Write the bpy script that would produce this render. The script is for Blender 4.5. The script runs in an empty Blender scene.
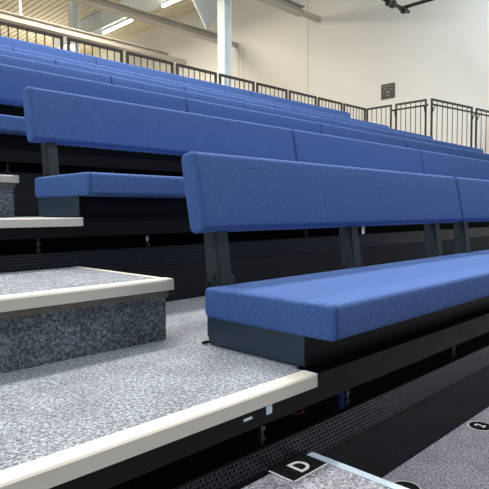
import bpy, bmesh, math, random
from mathutils import Vector, Matrix
random.seed(7)
C = bpy.context.scene.collection
PI = math.pi
R, D, W = 0.32, 0.955, 1.5317          # rise, depth of a tier and length of a bench
NT = 7                                  # tiers 0..6 carry benches
XL, XR = -1.35, 9.19                    # extent of the seating in X

# ---------------------------------------------------------------- materials
def lin(h):
    out = []
    for i in (0, 2, 4):
        c = int(h[i:i+2], 16) / 255
        out.append(c/12.92 if c <= .04045 else ((c+.055)/1.055)**2.4)
    return (*out, 1)

def base(name, rough=.5, metal=0, col='808080', spec=.5):
    m = bpy.data.materials.new(name); m.use_nodes = True
    b = m.node_tree.nodes['Principled BSDF']
    b.inputs['Base Color'].default_value = lin(col)
    b.inputs['Roughness'].default_value = rough
    b.inputs['Metallic'].default_value = metal
    b.inputs['Specular IOR Level'].default_value = spec
    return m, m.node_tree, b

def coords(nt, scale=(1, 1, 1)):
    tc = nt.nodes.new('ShaderNodeTexCoord'); mp = nt.nodes.new('ShaderNodeMapping')
    mp.inputs['Scale'].default_value = scale
    nt.links.new(tc.outputs['Object'], mp.inputs['Vector'])
    return mp.outputs['Vector']

def noise(nt, vec, scale, detail=3, rough=.6):
    n = nt.nodes.new('ShaderNodeTexNoise')
    n.inputs['Scale'].default_value = scale; n.inputs['Detail'].default_value = detail
    n.inputs['Roughness'].default_value = rough
    nt.links.new(vec, n.inputs['Vector'])
    return n.outputs['Fac']

def ramp(nt, fac, stops):
    r = nt.nodes.new('ShaderNodeValToRGB'); e = r.color_ramp.elements
    while len(e) < len(stops): e.new(.5)
    for s, (p, c) in zip(e, stops): s.position = p; s.color = lin(c)
    nt.links.new(fac, r.inputs['Fac'])
    return r.outputs['Color']

def mixc(nt, a, b, fac, mode='MIX'):
    m = nt.nodes.new('ShaderNodeMix'); m.data_type = 'RGBA'; m.blend_type = mode
    if isinstance(fac, float): m.inputs[0].default_value = fac
    else: nt.links.new(fac, m.inputs[0])
    nt.links.new(a, m.inputs[6]); nt.links.new(b, m.inputs[7])
    return m.outputs[2]

def bump(nt, b, h, strength, dist=.002):
    n = nt.nodes.new('ShaderNodeBump'); n.inputs['Strength'].default_value = strength
    n.inputs['Distance'].default_value = dist
    nt.links.new(h, n.inputs['Height']); nt.links.new(n.outputs['Normal'], b.inputs['Normal'])

def mathn(nt, op, a, b=None):
    n = nt.nodes.new('ShaderNodeMath'); n.operation = op
    for i, v in enumerate((a, b)):
        if v is None: continue
        if isinstance(v, (int, float)): n.inputs[i].default_value = v
        else: nt.links.new(v, n.inputs[i])
    return n.outputs[0]

def fabric(name, dark, mid, light):
    m, nt, b = base(name, .9, spec=.12)
    v = coords(nt)
    f1 = noise(nt, v, 420, 2, .7)
    f2 = noise(nt, coords(nt, (1, 1, .25)), 900, 1)
    c = mixc(nt, ramp(nt, f1, [(.3, dark), (.5, mid), (.72, light)]), ramp(nt, f2, [(.35, dark), (.65, light)]), .3)
    nt.links.new(c, b.inputs['Base Color'])
    b.inputs['Sheen Weight'].default_value = .04; b.inputs['Sheen Roughness'].default_value = .35
    b.inputs['Sheen Tint'].default_value = lin('A9C4F5')
    bump(nt, b, f1, .35, .001)
    return m

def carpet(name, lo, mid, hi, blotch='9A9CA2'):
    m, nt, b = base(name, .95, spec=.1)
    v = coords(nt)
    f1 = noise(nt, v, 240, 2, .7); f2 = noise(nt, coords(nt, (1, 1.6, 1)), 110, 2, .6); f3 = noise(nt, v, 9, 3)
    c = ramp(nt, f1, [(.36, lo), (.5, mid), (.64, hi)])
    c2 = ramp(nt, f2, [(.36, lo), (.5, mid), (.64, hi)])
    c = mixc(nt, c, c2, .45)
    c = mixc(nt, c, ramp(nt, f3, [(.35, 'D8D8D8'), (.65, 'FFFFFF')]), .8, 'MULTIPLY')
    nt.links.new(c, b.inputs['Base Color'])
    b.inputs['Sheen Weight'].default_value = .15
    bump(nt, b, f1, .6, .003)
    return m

def black_metal(name, col, rough=.45, spec=.4):
    m, nt, b = base(name, rough, 0, col, spec)
    v = coords(nt)
    f = noise(nt, v, 14, 5, .7)
    r = nt.nodes.new('ShaderNodeMapRange'); r.inputs['To Min'].default_value = rough-.12; r.inputs['To Max'].default_value = rough+.15
    nt.links.new(f, r.inputs['Value']); nt.links.new(r.outputs[0], b.inputs['Roughness'])
    bump(nt, b, noise(nt, v, 600, 2), .06, .0005)
    scuff = noise(nt, coords(nt, (6, 40, 60)), 1., 4, .6)      # long pale rub marks
    c = lin(col); hi = tuple(min(1, x*3+.02) for x in c[:3])+(1,)
    rr = nt.nodes.new('ShaderNodeValToRGB'); e = rr.color_ramp.elements
    e[0].position = .66; e[0].color = c; e[1].position = .76; e[1].color = hi
    nt.links.new(scuff, rr.inputs['Fac']); nt.links.new(rr.outputs['Color'], b.inputs['Base Color'])
    return m

def painted(name, col, col2, rough=.5, scale=2.):
    m, nt, b = base(name, rough, 0, col)
    f = noise(nt, coords(nt), scale, 4)
    nt.links.new(ramp(nt, f, [(.3, col), (.7, col2)]), b.inputs['Base Color'])
    return m

def perforated():
    m, nt, b = base('perforated_black_steel', .3, .3, '2C3036', .7)
    tc = nt.nodes.new('ShaderNodeTexCoord'); s = nt.nodes.new('ShaderNodeSeparateXYZ')
    nt.links.new(tc.outputs['Object'], s.inputs[0])
    px, pz = .0105, .0105*1.732
    dists = []
    for off in (0., .5):
        u = mathn(nt, 'ADD', mathn(nt, 'DIVIDE', s.outputs['X'], px), 100+off)
        w = mathn(nt, 'ADD', mathn(nt, 'DIVIDE', s.outputs['Z'], pz*1.0), 100+off)
        fu = mathn(nt, 'ABSOLUTE', mathn(nt, 'SUBTRACT', mathn(nt, 'FRACT', u), .5))
        fw = mathn(nt, 'ABSOLUTE', mathn(nt, 'SUBTRACT', mathn(nt, 'FRACT', w), .5))
        du = mathn(nt, 'MULTIPLY', fu, px); dw = mathn(nt, 'MULTIPLY', fw, pz)
        dists.append(mathn(nt, 'SQRT', mathn(nt, 'ADD', mathn(nt, 'MULTIPLY', du, du), mathn(nt, 'MULTIPLY', dw, dw))))
    d = mathn(nt, 'MINIMUM', *dists)
    hole = mathn(nt, 'LESS_THAN', d, .0037)
    tr = nt.nodes.new('ShaderNodeBsdfTransparent'); mx = nt.nodes.new('ShaderNodeMixShader')
    nt.links.new(hole, mx.inputs[0]); nt.links.new(b.outputs[0], mx.inputs[1]); nt.links.new(tr.outputs[0], mx.inputs[2])
    nt.links.new(mx.outputs[0], nt.nodes['Material Output'].inputs['Surface'])
    bump(nt, b, d, 1., .004)
    return m

def emit(name, col, s):
    m, nt, b = base(name, .5, 0, col)
    b.inputs['Emission Color'].default_value = lin(col); b.inputs['Emission Strength'].default_value = s
    return m

M = dict(
    blue=fabric('blue_upholstery', '2D457C', '46629A', '6984BC'),
    piping=fabric('blue_piping', '263C74', '344F8A', '4A69A6'),
    carpet=carpet('grey_fleck_carpet', '3C4048', '80858E', 'CFD3DB'),
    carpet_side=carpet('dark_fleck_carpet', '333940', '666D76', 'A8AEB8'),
    carpet_low=carpet('brown_grey_carpet', '505057', '9C9CA4', 'DEDEE4'),
    nosing=painted('cream_nosing', 'D6CFC2', 'DCD5C9', .42, 5),
    black=black_metal('black_steel', '07090E', .5, .18),
    riser=black_metal('black_riser_board', '1A1C20', .55, .2),
    panel=black_metal('slate_painted_steel', '2E3B48', .42, .5),
    post=black_metal('charcoal_post_steel', '24282B', .45, .5),
    mesh=perforated(),
    strip=base('brushed_trim_metal', .3, .45, '57524E')[0],
    step_strip=painted('worn_trim_brown_reflection', '6A6259', '8E8273', .35, 14),  # worn trim metal, its brownish reflections painted into the colour
    alu=base('pale_aluminium', .45, .2, 'CBDAE6')[0],
    bolt=base('bolt_zinc', .35, .8, '4A4C50')[0],
    tag=base('white_tag', .5, 0, 'E8E8E6')[0],
    plate=base('black_plate', .4, 0, '101113')[0],
    white=base('white_print', .5, 0, 'F2F2F0')[0],
    wall=painted('cream_wall_paint', 'DCDAD4', 'DFDDD8', .8, .6),
    seam=base('wall_joint', .8, 0, 'BFB7A6')[0],
    ceil=painted('cream_roof_deck', 'CFC7B2', 'D6CFBB', .6, .5),
    steel=painted('white_painted_steel', 'C6D0DA', 'D3DBE3', .5, 1),
    beamp=painted('grey_painted_beam', 'B2ADA4', 'BAB5AC', .55, 1),
    rail=black_metal('dark_rail_steel', '302B27', .5),
    floor=painted('grey_hall_floor', '77736D', '827E78', .6, 1),
    tube=emit('lamp_tube', 'FFF6E0', 9),
    lamp=emit('flood_lamp', 'FFF8E8', 12),
    dark=base('black_pipe', .5, 0, '181716')[0],
    sign=base('brown_black_sign', .5, 0, '3A3733')[0],
    signink=base('sign_ink', .5, 0, '8E8A83')[0],
    bluecloth=base('blue_strap', .8, 0, '1B3A86')[0],
    redcable=base('red_cable', .5, 0, '6E2A22')[0],
)

# ---------------------------------------------------------------- mesh helpers
def box(bm, x0, x1, y0, y1, z0, z1, bev=0, seg=2):
    vs = bmesh.ops.create_cube(bm, size=1)['verts']
    for v in vs:
        v.co = Vector((x0+(v.co.x+.5)*(x1-x0), y0+(v.co.y+.5)*(y1-y0), z0+(v.co.z+.5)*(z1-z0)))
    if bev:
        es = list({e for v in vs for e in v.link_edges})
        bmesh.ops.bevel(bm, geom=es, offset=bev, segments=seg, affect='EDGES', profile=.5)

def prism(bm, pts, axis, a, b):
    """pts: outline in the two other axes, extruded from a to b along axis."""
    def P(u, v, w):
        return {'x': (w, u, v), 'y': (u, w, v), 'z': (u, v, w)}[axis]
    lo = [bm.verts.new(P(u, v, a)) for u, v in pts]; hi = [bm.verts.new(P(u, v, b)) for u, v in pts]
    n = len(pts)
    for i in range(n): bm.faces.new((lo[i], lo[(i+1) % n], hi[(i+1) % n], hi[i]))
    bm.faces.new(lo[::-1]); bm.faces.new(hi)
    bmesh.ops.recalc_face_normals(bm, faces=bm.faces)

def rod(bm, a, b, r, n=10):
    a, b = Vector(a), Vector(b); d = b-a
    res = bmesh.ops.create_cone(bm, cap_ends=True, segments=n, radius1=r, radius2=r, depth=d.length)
    q = d.to_track_quat('Z', 'Y').to_matrix().to_4x4()
    bmesh.ops.transform(bm, verts=res['verts'], matrix=Matrix.Translation((a+b)/2) @ q)

def obj(name, bm, m, parent=None, smooth=False, loc=(0, 0, 0)):
    me = bpy.data.meshes.new(name); bm.to_mesh(me); bm.free()
    me.materials.append(m)
    if smooth:
        for p in me.polygons: p.use_smooth = True
    o = bpy.data.objects.new(name, me); C.objects.link(o); o.location = loc
    if parent: o.parent = parent
    return o

def NB(): return bmesh.new()
def mk(name, m, parent, *boxes, bev=0):
    bm = NB()
    for b in boxes: box(bm, *b, bev=bev)
    return obj(name, bm, m, parent)

def thing(name, label, cat, loc=(0, 0, 0), group=None):
    o = bpy.data.objects.new(name, None); C.objects.link(o); o.location = loc; o.empty_display_size = .1
    o['label'] = label; o['category'] = cat
    if group: o['group'] = group
    return o
def tag(o, label, cat, group=None):
    o['label'] = label; o['category'] = cat
    if group: o['group'] = group
    return o
def struct(name, bm, m):
    o = obj(name, bm, m); o['kind'] = 'structure'; return o
def dup(root, loc, label):
    def cp(o, par):
        c = o.copy(); C.objects.link(c); c.parent = par
        for ch in kids[o]: cp(ch, c)
        return c
    r = cp(root, None); r.location = loc; r['label'] = label
    return r
kids = {}
def index():
    kids.clear()
    for o in C.objects: kids[o] = list(o.children)

# ---------------------------------------------------------------- upholstery
def rrect(hw, hh, r, n=5):
    pts = []
    for cx, cy, a0 in ((hw-r, hh-r, 0), (-hw+r, hh-r, 90), (-hw+r, -hh+r, 180), (hw-r, -hh+r, 270)):
        for i in range(n+1):
            a = math.radians(a0+90*i/n); pts.append((cx+r*math.cos(a), cy+r*math.sin(a)))
    # long sides get extra points so that they can crown
    out = []
    for i, p in enumerate(pts):
        q = pts[(i+1) % len(pts)]; out.append(p)
        L = math.hypot(q[0]-p[0], q[1]-p[1])
        if L > .06:
            k = int(L/.04)
            for j in range(1, k): out.append((p[0]+(q[0]-p[0])*j/k, p[1]+(q[1]-p[1])*j/k))
    return out

def cushion(x0, x1, hw, hh, r, er, place, seams=(), crown=.003):
    """lofted pad along X; section 2hw x 2hh, corner radius r, end radius er"""
    st = []
    for i in range(7):
        a = PI/2*i/6; st.append((x0+er*(1-math.cos(a)) if 0 else x0+er*(1-math.cos(a)), er*(1-math.sin(a))))
    xs = [x for x in [x0+er+(x1-x0-2*er)*i/24 for i in range(1, 24)]]
    for s in seams:
        for dx, ins in ((-.012, 0), (-.005, .0002), (-.0015, .0008), (.0015, .0008), (.005, .0002), (.012, 0)):
            xs.append(s+dx)
    def ins_at(x):
        for s in seams:
            d = abs(x-s)
            if d < .002: return .0008
            if d < .006: return .0002
        return 0
    xs = sorted(xs)
    st += [(x, ins_at(x)) for x in xs]
    for i in range(6, -1, -1):
        a = PI/2*i/6; st.append((x1-er*(1-math.cos(a)), er*(1-math.sin(a))))
    prof = rrect(hw, hh, r)
    bm = NB(); rings = []
    for x, ins in st:
        ring = []
        for u, v in prof:
            uu = u*(hw-ins)/hw; vv = v*(hh-ins)/hh
            e = min(1, min(x-x0, x1-x)/.08)
            cr = crown*(e**.5 if e > 0 else 0)
            if hw > hh: vv += math.copysign(cr, v)*(1-(u/hw)**2)
            else: uu += math.copysign(cr, u)*(1-(v/hh)**2)
            ring.append(bm.verts.new(place(x, uu, vv)))
        rings.append(ring)
    n = len(prof)
    for a, b in zip(rings, rings[1:]):
        for i in range(n): bm.faces.new((a[i], a[(i+1) % n], b[(i+1) % n], b[i]))
    bm.faces.new(rings[0][::-1]); bm.faces.new(rings[-1])
    bmesh.ops.recalc_face_normals(bm, faces=bm.faces)
    return bm

def loop_tube(pts, r, n=6):
    bm = NB(); N = len(pts); rings = []
    cen = sum((Vector(p) for p in pts), Vector())/N
    for p in pts:
        p = Vector(p); o = (p-cen).normalized(); t = Vector((1, 0, 0))
        rings.append([bm.verts.new(p+o*r*math.cos(2*PI*k/n)+t*r*math.sin(2*PI*k/n)) for k in range(n)])
    for i in range(N):
        a, b = rings[i], rings[(i+1) % N]
        for k in range(n): bm.faces.new((a[k], a[(k+1) % n], b[(k+1) % n], b[k]))
    bmesh.ops.recalc_face_normals(bm, faces=bm.faces)
    return bm

SY, SZ = (-.044+.351)/2, (.0725+.147)/2
def seat_place(x, u, v): return (x, SY+u, SZ+v)
def back_place_fn(z0, z1):
    a = Vector((0, .377, z0)); b = Vector((0, .4155, z1)); mid = (a+b)/2; up = (b-a).normalized(); nrm = Vector((0, up.z, -up.y))
    return (lambda x, u, v: tuple(Vector((x, 0, 0))+mid+nrm*u+up*v)), (b-a).length/2

def make_bench(first, tall=False):
    t = thing('upholstered_bench', 'blue bench', 'bench', group='blue benches in stepped rows')
    g = .003
    hw, hh = (.351+.044)/2, (.147-.0725)/2
    s = obj('seat', cushion(-.002 if first else g, W-g, hw, hh, .013, .008, seat_place, (.51, 1.02)), M['blue'], t, True)
    for xx in (g+.006, W-g-.008):
        obj('seat_piping', loop_tube([seat_place(xx, u*1.004, v*1.012) for u, v in rrect(hw, hh, .013)], .0013), M['piping'], s, True)
    z1 = .487+(.075 if tall else 0)
    bp, bh = back_place_fn(.284, z1)
    b = obj('backrest', cushion(-.001 if first else g, W-g, .028, bh, .016, .008, bp, (.51, 1.02), .002), M['blue'], t, True)
    for xx in (g+.006, W-g-.008):
        obj('backrest_piping', loop_tube([bp(xx, u*1.02, v*1.004) for u, v in rrect(.028, bh, .016)], .0012), M['piping'], b, True)
    # steel uprights
    bm = NB()
    pts = [(.358, .003), (.358, .15), (.377, .30), (.425, .30), (.412, .15), (.412, .003)]
    for a, c, lo in ((-.020, -.015, None), (.015, .020, None)): prism(bm, pts, 'x', a, c)
    prism(bm, [(.356, .003), (.356, .15), (.375, .30), (.381, .30), (.362, .15), (.362, .003)], 'x', -.020, .020)
    proto = obj('back_support', bm, M['post'], t)
    f = mk('foot_plate', M['post'], proto, (.020, .034, .362, .402, .003, .165), bev=.002)
    bm = NB(); rod(bm, (-.027, .385, .165), (-.020, .385, .165), .005); rod(bm, (-.027, .405, .145), (-.020, .405, .145), .005)
    k = obj('bolt', bm, M['bolt'], proto)
    proto.location.x = .082
    for x in (.70, 1.325):
        c = proto.copy(); C.objects.link(c); c.parent = t; c.location.x = x
        for ch in (f, k):
            d = ch.copy(); C.objects.link(d); d.parent = c
    mk('base_box', M['black'], t, (.026 if first else .0, W, .040, .350, .0012, .074), bev=.001)
    if first:
        bm = NB(); box(bm, .012, .024, .038, .351, .003, .0725, bev=.002)
        e = obj('end_panel', bm, M['panel'], t); e['label'] = 'slate grey end panel under the seat'
        mk('panel_edge', M['black'], e, (.0105, .0245, .0375, .042, .003, .0725), bev=.001)
        mk('floor_clip', M['black'], t, (-.002, .014, .352, .360, .003, .009))
    return t

# ---------------------------------------------------------------- camera
cd = bpy.data.cameras.new('camera'); cam = bpy.data.objects.new('camera', cd); C.objects.link(cam)
yaw, pitch, roll, F = .7872, -.0589, -.0062, 542.68
f = Vector((math.sin(yaw)*math.cos(pitch), math.cos(yaw)*math.cos(pitch), math.sin(pitch)))
r = Vector((math.cos(yaw), -math.sin(yaw), 0)); u = r.cross(f)
r2 = r*math.cos(roll)+u*math.sin(roll); u2 = u*math.cos(roll)-r*math.sin(roll)
cpos = Vector((-.8848, -.6733, .3337))
mw = Matrix((r2, u2, -f)).transposed().to_4x4(); mw.translation = cpos
cam.matrix_world = mw
cd.sensor_width = 36; cd.lens = F/489*36; cd.clip_start = .02; cd.clip_end = 200
bpy.context.scene.camera = cam
def px(x, y, z):
    d = Vector((x, y, z))-cpos; w = d.dot(f)
    return (244.5+F*d.dot(r2)/w, 244.5-F*d.dot(u2)/w) if w > .05 else (-1e4, 0)

# ---------------------------------------------------------------- benches
ordn = ['front', 'second', 'third', 'fourth', 'fifth', 'sixth', 'top']
place_w = ['at the stepped aisle', 'second from the stepped aisle', 'third from the stepped aisle', 'fourth from the stepped aisle', 'fifth from the stepped aisle', 'sixth, at the far row end']
pe, pm = make_bench(True), make_bench(False)
te, tm = make_bench(True, True), make_bench(False, True)
index()
used = set()
for n in range(NT):
    for k in range(6):
        xa, xb = px(k*W, .41+n*D, .48+n*R)[0], px((k+1)*W, .41+n*D, .48+n*R)[0]
        if xb < -40 or xa > 530: continue
        src = (te if k == 0 else tm) if n == 6 else (pe if k == 0 else pm)
        lab = f'blue fabric bench in the {ordn[n]} row, {place_w[k]}'
        if n == 0 and k == 0: lab = 'nearest blue fabric bench, its slate end panel beside the grey carpeted aisle'
        if n == 1 and k == 0: lab = 'blue fabric bench one row behind the nearest, at the stepped aisle'
        loc = (k*W, n*D, n*R); bn = None
        if src.name in used: bn = dup(src, loc, lab)
        else: used.add(src.name); src.location = loc; src['label'] = lab
        if n == 1 and k == 0 and bn:
            for ch in bn.children:
                if abs(ch.location.x-.70) < .01: ch.location.x = .775
for s in (pe, pm, te, tm):
    if s.name not in used:
        for ch in list(s.children_recursive): bpy.data.objects.remove(ch)
        bpy.data.objects.remove(s)

# ---------------------------------------------------------------- tiers
tier_names = {-1: 'lowest grey carpeted tier with round seat number discs', 0: 'grey carpeted tier under the nearest blue bench',
              1: 'carpeted tier one row up, its cream nosing at eye height', 2: 'carpeted tier carrying the third row of benches',
              3: 'carpeted tier carrying the fourth row of benches', 4: 'carpeted tier carrying the fifth row of benches',
              5: 'carpeted tier carrying the sixth row of benches', 6: 'carpeted tier carrying the top row of benches'}
def front_low(bm, x0, x1):
    prism(bm, [(.003, -.062), (.003, -.029), (.06, -.029), (.06, -.035), (.012, -.035), (.012, -.056), (.03, -.058), (.03, -.062)], 'x', x0, x1)
def front_profile(bm, x0, x1):   # fascia under the deck edge
    prism(bm, [(.003, -.062), (.003, -.004), (.0, -.004), (.0, 0), (.06, 0), (.06, -.03), (.012, -.035), (.012, -.056), (.03, -.058), (.03, -.062)], 'x', x0, x1)
bolt_x = [(-.134, 0), (.154, 0), (.719, 0), (1.28, 0), (1.85, 0)]
for n in range(-1, NT):
    t = thing('seating_tier', tier_names[n], 'platform', (0, n*D, n*R), 'stepped seating platforms')
    y1 = D+.012 if n < NT-1 else 1.0
    # carpet starts behind the nosing / fascia edge
    bm = NB(); box(bm, XL, -.0005, .034, y1, -.02, 0.0004); box(bm, -.0005, XR+(1.68 if n >= 0 else 0), .046, y1, -.02, 0)
    obj('carpet_deck', bm, M['carpet_low'] if n == -1 else M['carpet'], t)
    bm = NB()
    prism(bm, [(0, -.0273), (0, -.003), (.003, .0002), (.036, .0007), (.036, -.004), (.006, -.004), (.006, -.0273)], 'x', XL, 0)
    o = obj('nosing', bm, M['nosing'], t); o['label'] = 'cream nosing along the aisle edge'
    mk('nosing_end_cap', M['alu'], o, (0, .0018, -.0005, .035, -.0268, .0010))
    bm = NB(); box(bm, XL, -.012, .004, .010, -.042, -.0273); obj('trim_strip', bm, M['strip'], t)
    bm = NB(); front_low(bm, XL, 0); front_profile(bm, 0.0005, XR+1.68); obj('fascia', bm, M['black'], t)
    # riser below this tier: perforated band over a solid board, facing the tier in front
    bm = NB(); box(bm, XL, XR+1.68, .0075, .0095, -.180, -.110); obj('mesh_panel', bm, M['mesh'], t)
    bm = NB(); box(bm, XL, XR+1.68, .0045, .0095, -.1115, -.1085); box(bm, XL, XR+1.68, .006, .012, -.184, -.1795); obj('mesh_frame', bm, M['black'], t)
    bm = NB(); box(bm, XL, XR+1.68, .006, .012, -.319, -.184); obj('riser_board', bm, M['riser'], t)
    mk('end_light_block', M['black'], t, (XL-.01, XL, .0, D, -.31, -.001)); mk('end_light_block', M['black'], t, (XR+1.67, XR+1.68, .0, D, -.31, -.021))  # black sheets added to stop light entering under the deck ends
    mk('rear_light_block', M['black'], t, (XL, XR+1.67, .32, .33, -.32, -.021))  # black sheet added to keep the space behind the riser gap dark
    bx = [b[0] for b in bolt_x] if n != 1 else [-.138, .275, 1.205, 1.70]
    if n > 3: bx = []
    for x in bx:
        bm = NB(); rod(bm, (x, .03, -.115), (x, .03, -.057), .0035, 8); rod(bm, (x, .03, -.085), (x, .03, -.077), .008, 6); rod(bm, (x, .03, -.106), (x, .03, -.098), .008, 6)
        b = obj('levelling_bolt', bm, M['bolt'], t)
        if n == 1 and x in (.275, 1.70):
            if x < 1: mk('paper_tag', M['tag'], b, (x-.014, x-.008, .016, .018, -.088, -.070))
            else: mk('paper_tag', M['tag'], b, (x-.022, x+.006, .016, .018, -.108, -.058))
    if n == 0:
        for x0, x1, z0, z1 in ((-.152, -.136, -.0455, -.0285), (-.212, -.190, -.042, -.037)):
            o = mk('trim_clip', M['alu'], t, (x0, x1, .001, .0035, z0, z1), bev=.001)
        for x in (.2, .62, .93): mk('mesh_screw', M['bolt'], t, (x-.003, x+.003, .005, .0072, -.150, -.144), bev=.001)
    if n == 1:
        for x in (-.02, .35, .62): mk('mesh_screw', M['bolt'], t, (x-.004, x+.004, .005, .0072, -.150, -.142), bev=.001)

# blue strap and red cable glimpsed in the gap under the nearest tier
bm = NB(); box(bm, .155, .175, .05, .056, -.13, -.06, bev=.002)
o = tag(obj('strap', bm, M['bluecloth']), 'dark blue strap hanging in the gap under the nearest bench', 'strap')
bm = NB()
pr = None
for i in range(14):
    q = (-.02+.16*i/13*.6, .06+.01*math.sin(i), -.088-.012*math.sin(i*.45))
    if pr: rod(bm, pr, q, .003, 6)
    pr = q
tag(obj('cable', bm, M['redcable'], None, True), 'dull red cable lying inside the gap above the row letter plate', 'cable')

# ---------------------------------------------------------------- aisle half steps
xb, yb = -.0128, .458
steps = {-1: 'half step in front of the nearest tier carrying the black letter D plate', 0: 'large grey carpeted half step with cream nosing at left',
         1: 'carpeted half step above eye height at the left picture edge', 2: 'half step on the third tier, beside the aisle',
         3: 'half step on the fourth tier, beside the aisle', 4: 'half step on the fifth tier, beside the aisle', 5: 'half step on the sixth tier, beside the aisle'}
for n in range(-1, 3):
    t = thing('aisle_step', steps[n], 'step', (0, n*D, n*R), 'carpeted half steps in the aisle')
    zt = R/2
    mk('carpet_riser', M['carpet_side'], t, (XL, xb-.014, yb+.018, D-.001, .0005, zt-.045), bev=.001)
    mk('tread_carpet', M['carpet_low'] if n == -1 else M['carpet'], t, (XL, xb-.022, yb+.034, D-.001, zt-.012, zt+.0004))
    bm = NB()
    prism(bm, [(yb, zt-.0273), (yb, zt-.003), (yb+.003, zt+.0012), (yb+.036, zt+.0022), (yb+.036, zt-.004), (yb+.006, zt-.004), (yb+.006, zt-.0273)], 'x', XL, xb)
    o = obj('nosing', bm, M['nosing'], t)
    bm = NB()
    prism(bm, [(xb, zt-.0273), (xb, zt-.002), (xb-.003, zt+.0012), (xb-.023, zt+.0018), (xb-.023, zt-.004), (xb-.006, zt-.004), (xb-.006, zt-.0273)], 'y', yb+.001, D-.001)
    o = obj('side_nosing', bm, M['alu'] if n == -1 else M['nosing'], t)
    mk('trim_strip', M['step_strip'], t, (XL, xb-.010, yb+.012, D-.001, zt-.045, zt-.0125))
    if n >= -1: mk('corner_screw', M['bolt'], t, (xb-.0105, xb-.004, yb+.02, yb+.03, zt-.05, zt-.03), bev=.002)

# ---------------------------------------------------------------- plates and text
def text_mesh(name, s, size, m, parent, loc, rz=0, rx=0, ext=.0003, extra=0., ry=0):
    cu = bpy.data.curves.new(name, 'FONT'); cu.body = s; cu.size = size; cu.align_x = 'CENTER'; cu.align_y = 'CENTER'
    cu.extrude = ext; cu.offset = extra
    tmp = bpy.data.objects.new(name, cu); C.objects.link(tmp)
    dg = bpy.context.evaluated_depsgraph_get(); dg.update()
    me = bpy.data.meshes.new_from_object(tmp.evaluated_get(dg)); bpy.data.objects.remove(tmp)
    me.materials.clear(); me.materials.append(m)
    o = bpy.data.objects.new(name, me); C.objects.link(o); o.parent = parent; o.location = loc; o.rotation_euler = (rx, ry, rz)
    return o

t = thing('row_letter_plate', 'black plate with a white letter D on the lowest step', 'sign', (-.0875, -.0235, -.16+.0008))
mk('plate', M['plate'], t, (-.050, .050, -.029, .030, 0, .0014))
mk('white_border', M['white'], t, (-.053, .0505, -.0325, -.0295, 0, .0010), (-.0545, -.0505, -.0325, .030, 0, .0010))
text_mesh('letter', 'D', .054, M['white'], t, (.002, -.003, .0020), extra=.0009)
for sx in (-.043, .043):
    for sy in (-.023, .024):
        bm = NB(); rod(bm, (sx, sy, .0014), (sx, sy, .0026), .0026, 10); obj('screw', bm, M['bolt'], t)
for num, x, lab in (('2', .762, 'round black seat marker with a white 2 on the lowest carpet'), ('1', .262, 'round black seat marker beside the pale step edge')):
    t = thing('seat_number_disc', lab, 'marker', (x, -.040-(num == '1')*.022, -.3195), 'seat number discs')
    bm = NB(); rod(bm, (0, 0, 0), (0, 0, .0012), .037, 40); obj('rim', bm, M['white'], t)
    bm = NB(); rod(bm, (0, 0, .0008), (0, 0, .0018), .0335, 40); obj('disc', bm, M['plate'], t)
    text_mesh('digit', num, .042, M['white'], t, (0, 0, .0022), extra=.001)

# ---------------------------------------------------------------- guard rails
ZT = 2.905
def rail_panel(label, p, q, nb, z0, z1=ZT, hand=False, nub=False):
    p, q = Vector((*p, 0)), Vector((*q, 0)); L = (q-p).length
    t = thing('guard_railing', label, 'railing', (p.x, p.y, z0), 'dark guard railing panels')
    t.rotation_euler[2] = math.atan2(q.y-p.y, q.x-p.x)
    H = z1-z0
    mk('top_rail', M['rail'], t, (-.02, L+.02, -.02, .02, H-.045, H), bev=.004)
    mk('bottom_rail', M['rail'], t, (0, L, -.012, .012, .10, .125))
    for x in (0, L): mk('end_post', M['rail'], t, (x-.016, x+.016, -.02, .02, .0, H-.044))
    for i in range(1, nb+1):
        x = L*i/(nb+1); mk('baluster', M['rail'], t, (x-.0065, x+.0065, -.0065, .0065, .124, H-.044))
    if hand:
        bm = NB(); rod(bm, (-.08, -.09, H-.16), (L+.10, -.09, H-.16), .021, 10); obj('handrail', bm, M['rail'], t, True)
        for x in (.0, L):
            bm = NB(); rod(bm, (x, -.02, H-.28), (x, -.09, H-.18), .012, 8); rod(bm, (x, 0, H-.30), (x, -.035, H-.26), .026, 8)
            obj('rail_bracket', bm, M['rail'], t)
    return t
ZG = 1.92
desc = {2: 'dark railing panel at the left picture edge, before the white column', 3: 'dark railing panel just right of the left white column', 4: 'dark railing panel below the hanging lamp tube',
        5: 'dark railing panel left of the tall white column', 6: 'dark railing panel just right of the tall white column', 7: 'second dark railing panel right of the tall white column',
        8: 'third dark railing panel right of the tall white column', 9: 'fourth dark railing panel right of the tall white column', 10: 'last dark panel of the back railing, before its corner'}
for k in range(2, 11):
    rail_panel(desc[k], (k+.05, 6.85), (k+.94, 6.85), 6, ZG)
rail_panel('dark railing panel under the square wall sign, after the corner', (11.0, 6.82), (11.0, 6.16), 4, 1.3)
rail_panel('dark railing panel with a handrail, turning towards the benches', (11.0, 6.02), (11.0, 5.27), 5, 1.3, hand=True)
rail_panel('dark railing panel with a handrail, wide, facing the benches', (11.03, 5.14), (12.72, 4.92), 7, 1.3, hand=True)
rail_panel('dark railing panel with a handrail at the right picture edge', (12.95, 4.90), (13.95, 4.80), 3, 1.3, hand=True)

# ---------------------------------------------------------------- hall shell
XW = 14.0; ZR = 8.67; YB = 30.
bm = NB(); box(bm, XW, XW+.2, -12, YB, -.96, ZR+.3); struct('wall_right', bm, M['wall'])
bm = NB(); box(bm, -14, XW, YB, YB+.2, -.96, ZR+.3); struct('wall_back', bm, M['wall'])
bm = NB(); box(bm, -14, XW, -12, YB, -1.06, -.96); struct('floor', bm, M['floor'])
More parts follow.
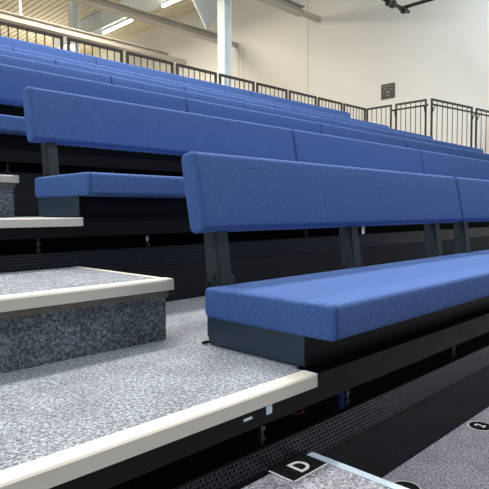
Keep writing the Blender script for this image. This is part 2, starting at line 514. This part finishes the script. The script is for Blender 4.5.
# gallery slab behind and beside the seating
bm = NB(); prism(bm, [(-14, 6.735), (10.97, 6.735), (10.97, YB), (-14, YB)], 'z', 1.6, ZG); struct('floor_gallery', bm, M['floor'])
bm = NB(); prism(bm, [(10.975, 5.05), (12.95, 4.80), (XW, 4.66), (XW, YB), (10.975, YB)], 'z', 1.1, 1.3); struct('floor_landing', bm, M['floor'])
bm = NB(); box(bm, -14, XW, 6.76, 6.9, -.96, 1.59); struct('wall_gallery', bm, M['riser'])
# corrugated roof deck, ribs running front to back
bm = NB(); pts = []; x = -14.
while x < XW:
    pts += [(x, ZR), (x+.13, ZR), (x+.155, ZR+.05), (x+.225, ZR+.05)]
    x += .25
pts += [(XW, ZR), (XW, ZR+.12), (-14, ZR+.12)]
prism(bm, pts, 'y', -12, YB)
struct('ceiling', bm, M['ceil'])
for i, y in enumerate((11.05, 14.17, 14.40)):
    bm = NB(); box(bm, XW-.006, XW, y-.012, y+.012, 2.0, 6.6 if i else ZR); struct(f'trim_{i+1}', bm, M['seam'])

def ibeam(bm, axis, a, b, c, z0, z1, w, tf=.03, tw=.02):
    """I section running along axis, centred at c in the other horizontal axis"""
    for lo, hi, hw in ((z0, z0+tf, w/2), (z1-tf, z1, w/2), (z0+tf, z1-tf, tw/2)):
        if axis == 'x': box(bm, a, b, c-hw, c+hw, lo, hi)
        else: box(bm, c-hw, c+hw, a, b, lo, hi)
for y, lab in ((17.66, 'long grey roof tie beam farthest back, just above the back railing'), (14.5, 'grey roof tie beam passing behind the tall white column'), (10.6, 'grey roof tie beam ending on the right wall above the railing')):
    t = thing('tie_beam', lab, 'beam', (0, y, 6.65), 'horizontal beams under the roof')
    bm = NB(); ibeam(bm, 'x', -14, XW-.9, 0, 0, .26, .30); obj('beam', bm, M['beamp'], t)
    mk('end_stub', M['beamp'], t, (XW-.9, XW-.003, -.09, .09, .02, .16))
t = thing('roof_rafter', 'deep pale rafter running up to the roof beside the lamp tubes', 'beam', (11.33, 0, 7.95))
bm = NB(); ibeam(bm, 'y', -12, 24, 0, 0, .70, .36, .03, .30); obj('rafter', bm, M['steel'], t)
mk('web_stiffener', M['steel'], t, (-.17, .17, 21.19, 21.21, .03, .67))

def hcolumn(label, x, y, z0, z1, w=.29):
    t = thing('steel_column', label, 'column', (x, y, z0), 'white steel columns')
    h = w/2; H = z1-z0
    mk('column_shaft', M['steel'], t, (-h, -h+.03, -h, h, 0, H), (h-.03, h, -h, h, 0, H), (-h+.03, h-.03, -.015, .015, 0, H))
    mk('base_plate', M['steel'], t, (-h-.06, h+.06, -h-.06, h+.06, 0, .03))
    return t
c2 = hcolumn('tall white steel column standing in front of the right wall', 9.98, 10.9, ZG, ZR)
c1 = hcolumn('white steel column behind the railing at upper left', 9.85, 19.4, ZG, ZR)
bm = NB(); prism(bm, [(0, 0), (.10, 0), (1.25, ZR-7.0), (-1.25, ZR-7.0)], 'y', -.03, .03)
o = obj('roof_brace', bm, M['steel'], None, False, (12.45, 14.5, 6.995)); tag(o, 'triangular roof brace plate left of the tall white column', 'brace')

# lamp tubes on the rafter
for y0, lab in ((17.7, 'glowing lamp tube under the rafter, the longer lower one'), (13.6, 'glowing lamp tube under the rafter at the top picture edge'), (9.5, 'glowing lamp tube under the rafter, above the picture')):
    t = thing('lamp_tube', lab, 'lamp', (11.40, y0, 7.86), 'lamp tubes along the rafter')
    mk('lamp_body', M['steel'], t, (-.07, .07, 0, 2.1, .03, .0915))
    bm = NB(); rod(bm, (0, 0.02, 0), (0, 2.08, 0), .055, 12); obj('tube', bm, M['tube'], t, True)
bm = NB(); box(bm, 11.515, 11.56, -10, 22, 7.96, 8.02)
tag(obj('lamp_rail', bm, M['beamp']), 'thin grey rail linking the lamp tubes', 'rail')
t = thing('flood_lamp', 'small bright lamp at the foot of the left white column', 'lamp', (9.70, 19.15, 6.65))
mk('housing', M['steel'], t, (-.26, .0, -.02, .1, -.02, .2)); mk('lens', M['lamp'], t, (-.24, -.02, -.04, -.021, 0, .18), bev=.008)
# hanger rod
bm = NB(); rod(bm, (7.0, 17.66, 6.92), (7.0, 17.66, ZR), .05, 8)
tag(obj('hanger_rod', bm, M['steel']), 'thin white hanger rod at the top left', 'rod')

# hanging black pipe frame, top right
t = thing('pipe_frame', 'black pipe frame hanging near the top of the right wall', 'frame', (12.1, 6.45, 5.5))
bm = NB(); rod(bm, (-5.5, 0, 0), (.25, 0, 0), .045, 10); obj('long_pipe', bm, M['dark'], t, True)
bm = NB(); rod(bm, (0, .14, .05), (0, -4.5, .05), .045, 10); obj('cross_pipe', bm, M['dark'], t, True)
for x, y in ((0, 0.0), (-.55, 0), (-.75, 0)):
    mk('clamp', M['dark'], t, (x-.07, x+.07, y-.07, y+.07, -.09, .07), bev=.01)
for x, y in ((-2.6, 0), (0, -2.6)):
    bm = NB(); rod(bm, (x, y, 0), (x, y, ZR-5.5), .015, 8); obj('drop_rod', bm, M['dark'], t)

# wall sign
t = thing('wall_sign', 'square dark sign with faint lettering on the right wall', 'sign', (XW-.003, 7.985, 3.97))
mk('board', M['sign'], t, (-.02, 0, -.225, .225, -.22, .22))
rows = [(.15, -.18, .19, .016), (.05, -.17, -.10, .03), (.06, -.05, .0, .03), (.07, .06, .12, .03), (-.03, .12, .18, .02), (-.03, -.06, .06, .045), (-.13, -.05, .05, .03)]
for z, a, b, h in rows: mk('print', M['signink'], t, (-.0225, -.0199, a, b, z-h/2, z+h/2))

# ---------------------------------------------------------------- light
w = bpy.data.worlds.new('world'); bpy.context.scene.world = w; w.use_nodes = True
bg = w.node_tree.nodes['Background']; bg.inputs[0].default_value = (.78, .88, 1.0, 1); bg.inputs[1].default_value = .17
def area(name, loc, target, sx, sy, power, col, spread=180):
    l = bpy.data.lights.new(name, 'AREA'); l.shape = 'RECTANGLE'; l.size = sx; l.size_y = sy; l.energy = power; l.color = col; l.spread = math.radians(spread)
    o = bpy.data.objects.new(name, l); C.objects.link(o); o.location = loc
    o.rotation_euler = (Vector(target)-Vector(loc)).to_track_quat('-Z', 'Y').to_euler()
    return o
for x, y, p in ((-1.2, 3.6, 380), (3.5, 4.0, 330), (2.0, 8.2, 330), (6.5, 8.2, 260)):
    area('hall_lamp', (x, y, 7.9), (x, y, 0), 3.5, 1., p, (1, .97, .92), 150)
for x, y, p in ((.0, -.9, 50), (2.8, -1., 88)):
    area('low_carpet_fill', (x, y, 4.4), (x, y, 0), 2., .8, p, (.98, .98, 1))  # added overhead fill areas that bring light to the lowest carpet
for x, y, p in ((8.5, 15, 560), (3, 15, 380), (8.5, 23, 400)):
    area('gallery_lamp', (x, y, 7.6), (x, y, 0), 3.5, 1.5, p, (1, .92, .78))
area('right_wall_fill', (11, 2.5, 7.6), (13, 3, 2), 1.5, 3, 250, (.86, .94, 1))  # added cool fill area that brightens the right wall
# added upward fill areas that brighten the pale roof deck
for x, y, p in ((4, 17, 250), (8, 9, 100), (4, 2, 80), (11, 24, 90)):
    area('roof_fill', (x, y, 6.9), (x, y, 9), 4, 3, p, (1, .90, .72))
area('left_window', (-10, 1, 3.5), (8, 4, 4.5), 8, 4, 270, (.48, .77, 1))
area('front_window', (9, -11, 5), (12, 5, 4), 7, 4, 120, (.70, .87, 1))

sc = bpy.context.scene
sc.view_settings.view_transform = 'Standard'; sc.view_settings.look = 'None'; sc.view_settings.gamma = 1
sc.view_settings.use_curve_mapping = False; sc.view_settings.exposure = .36
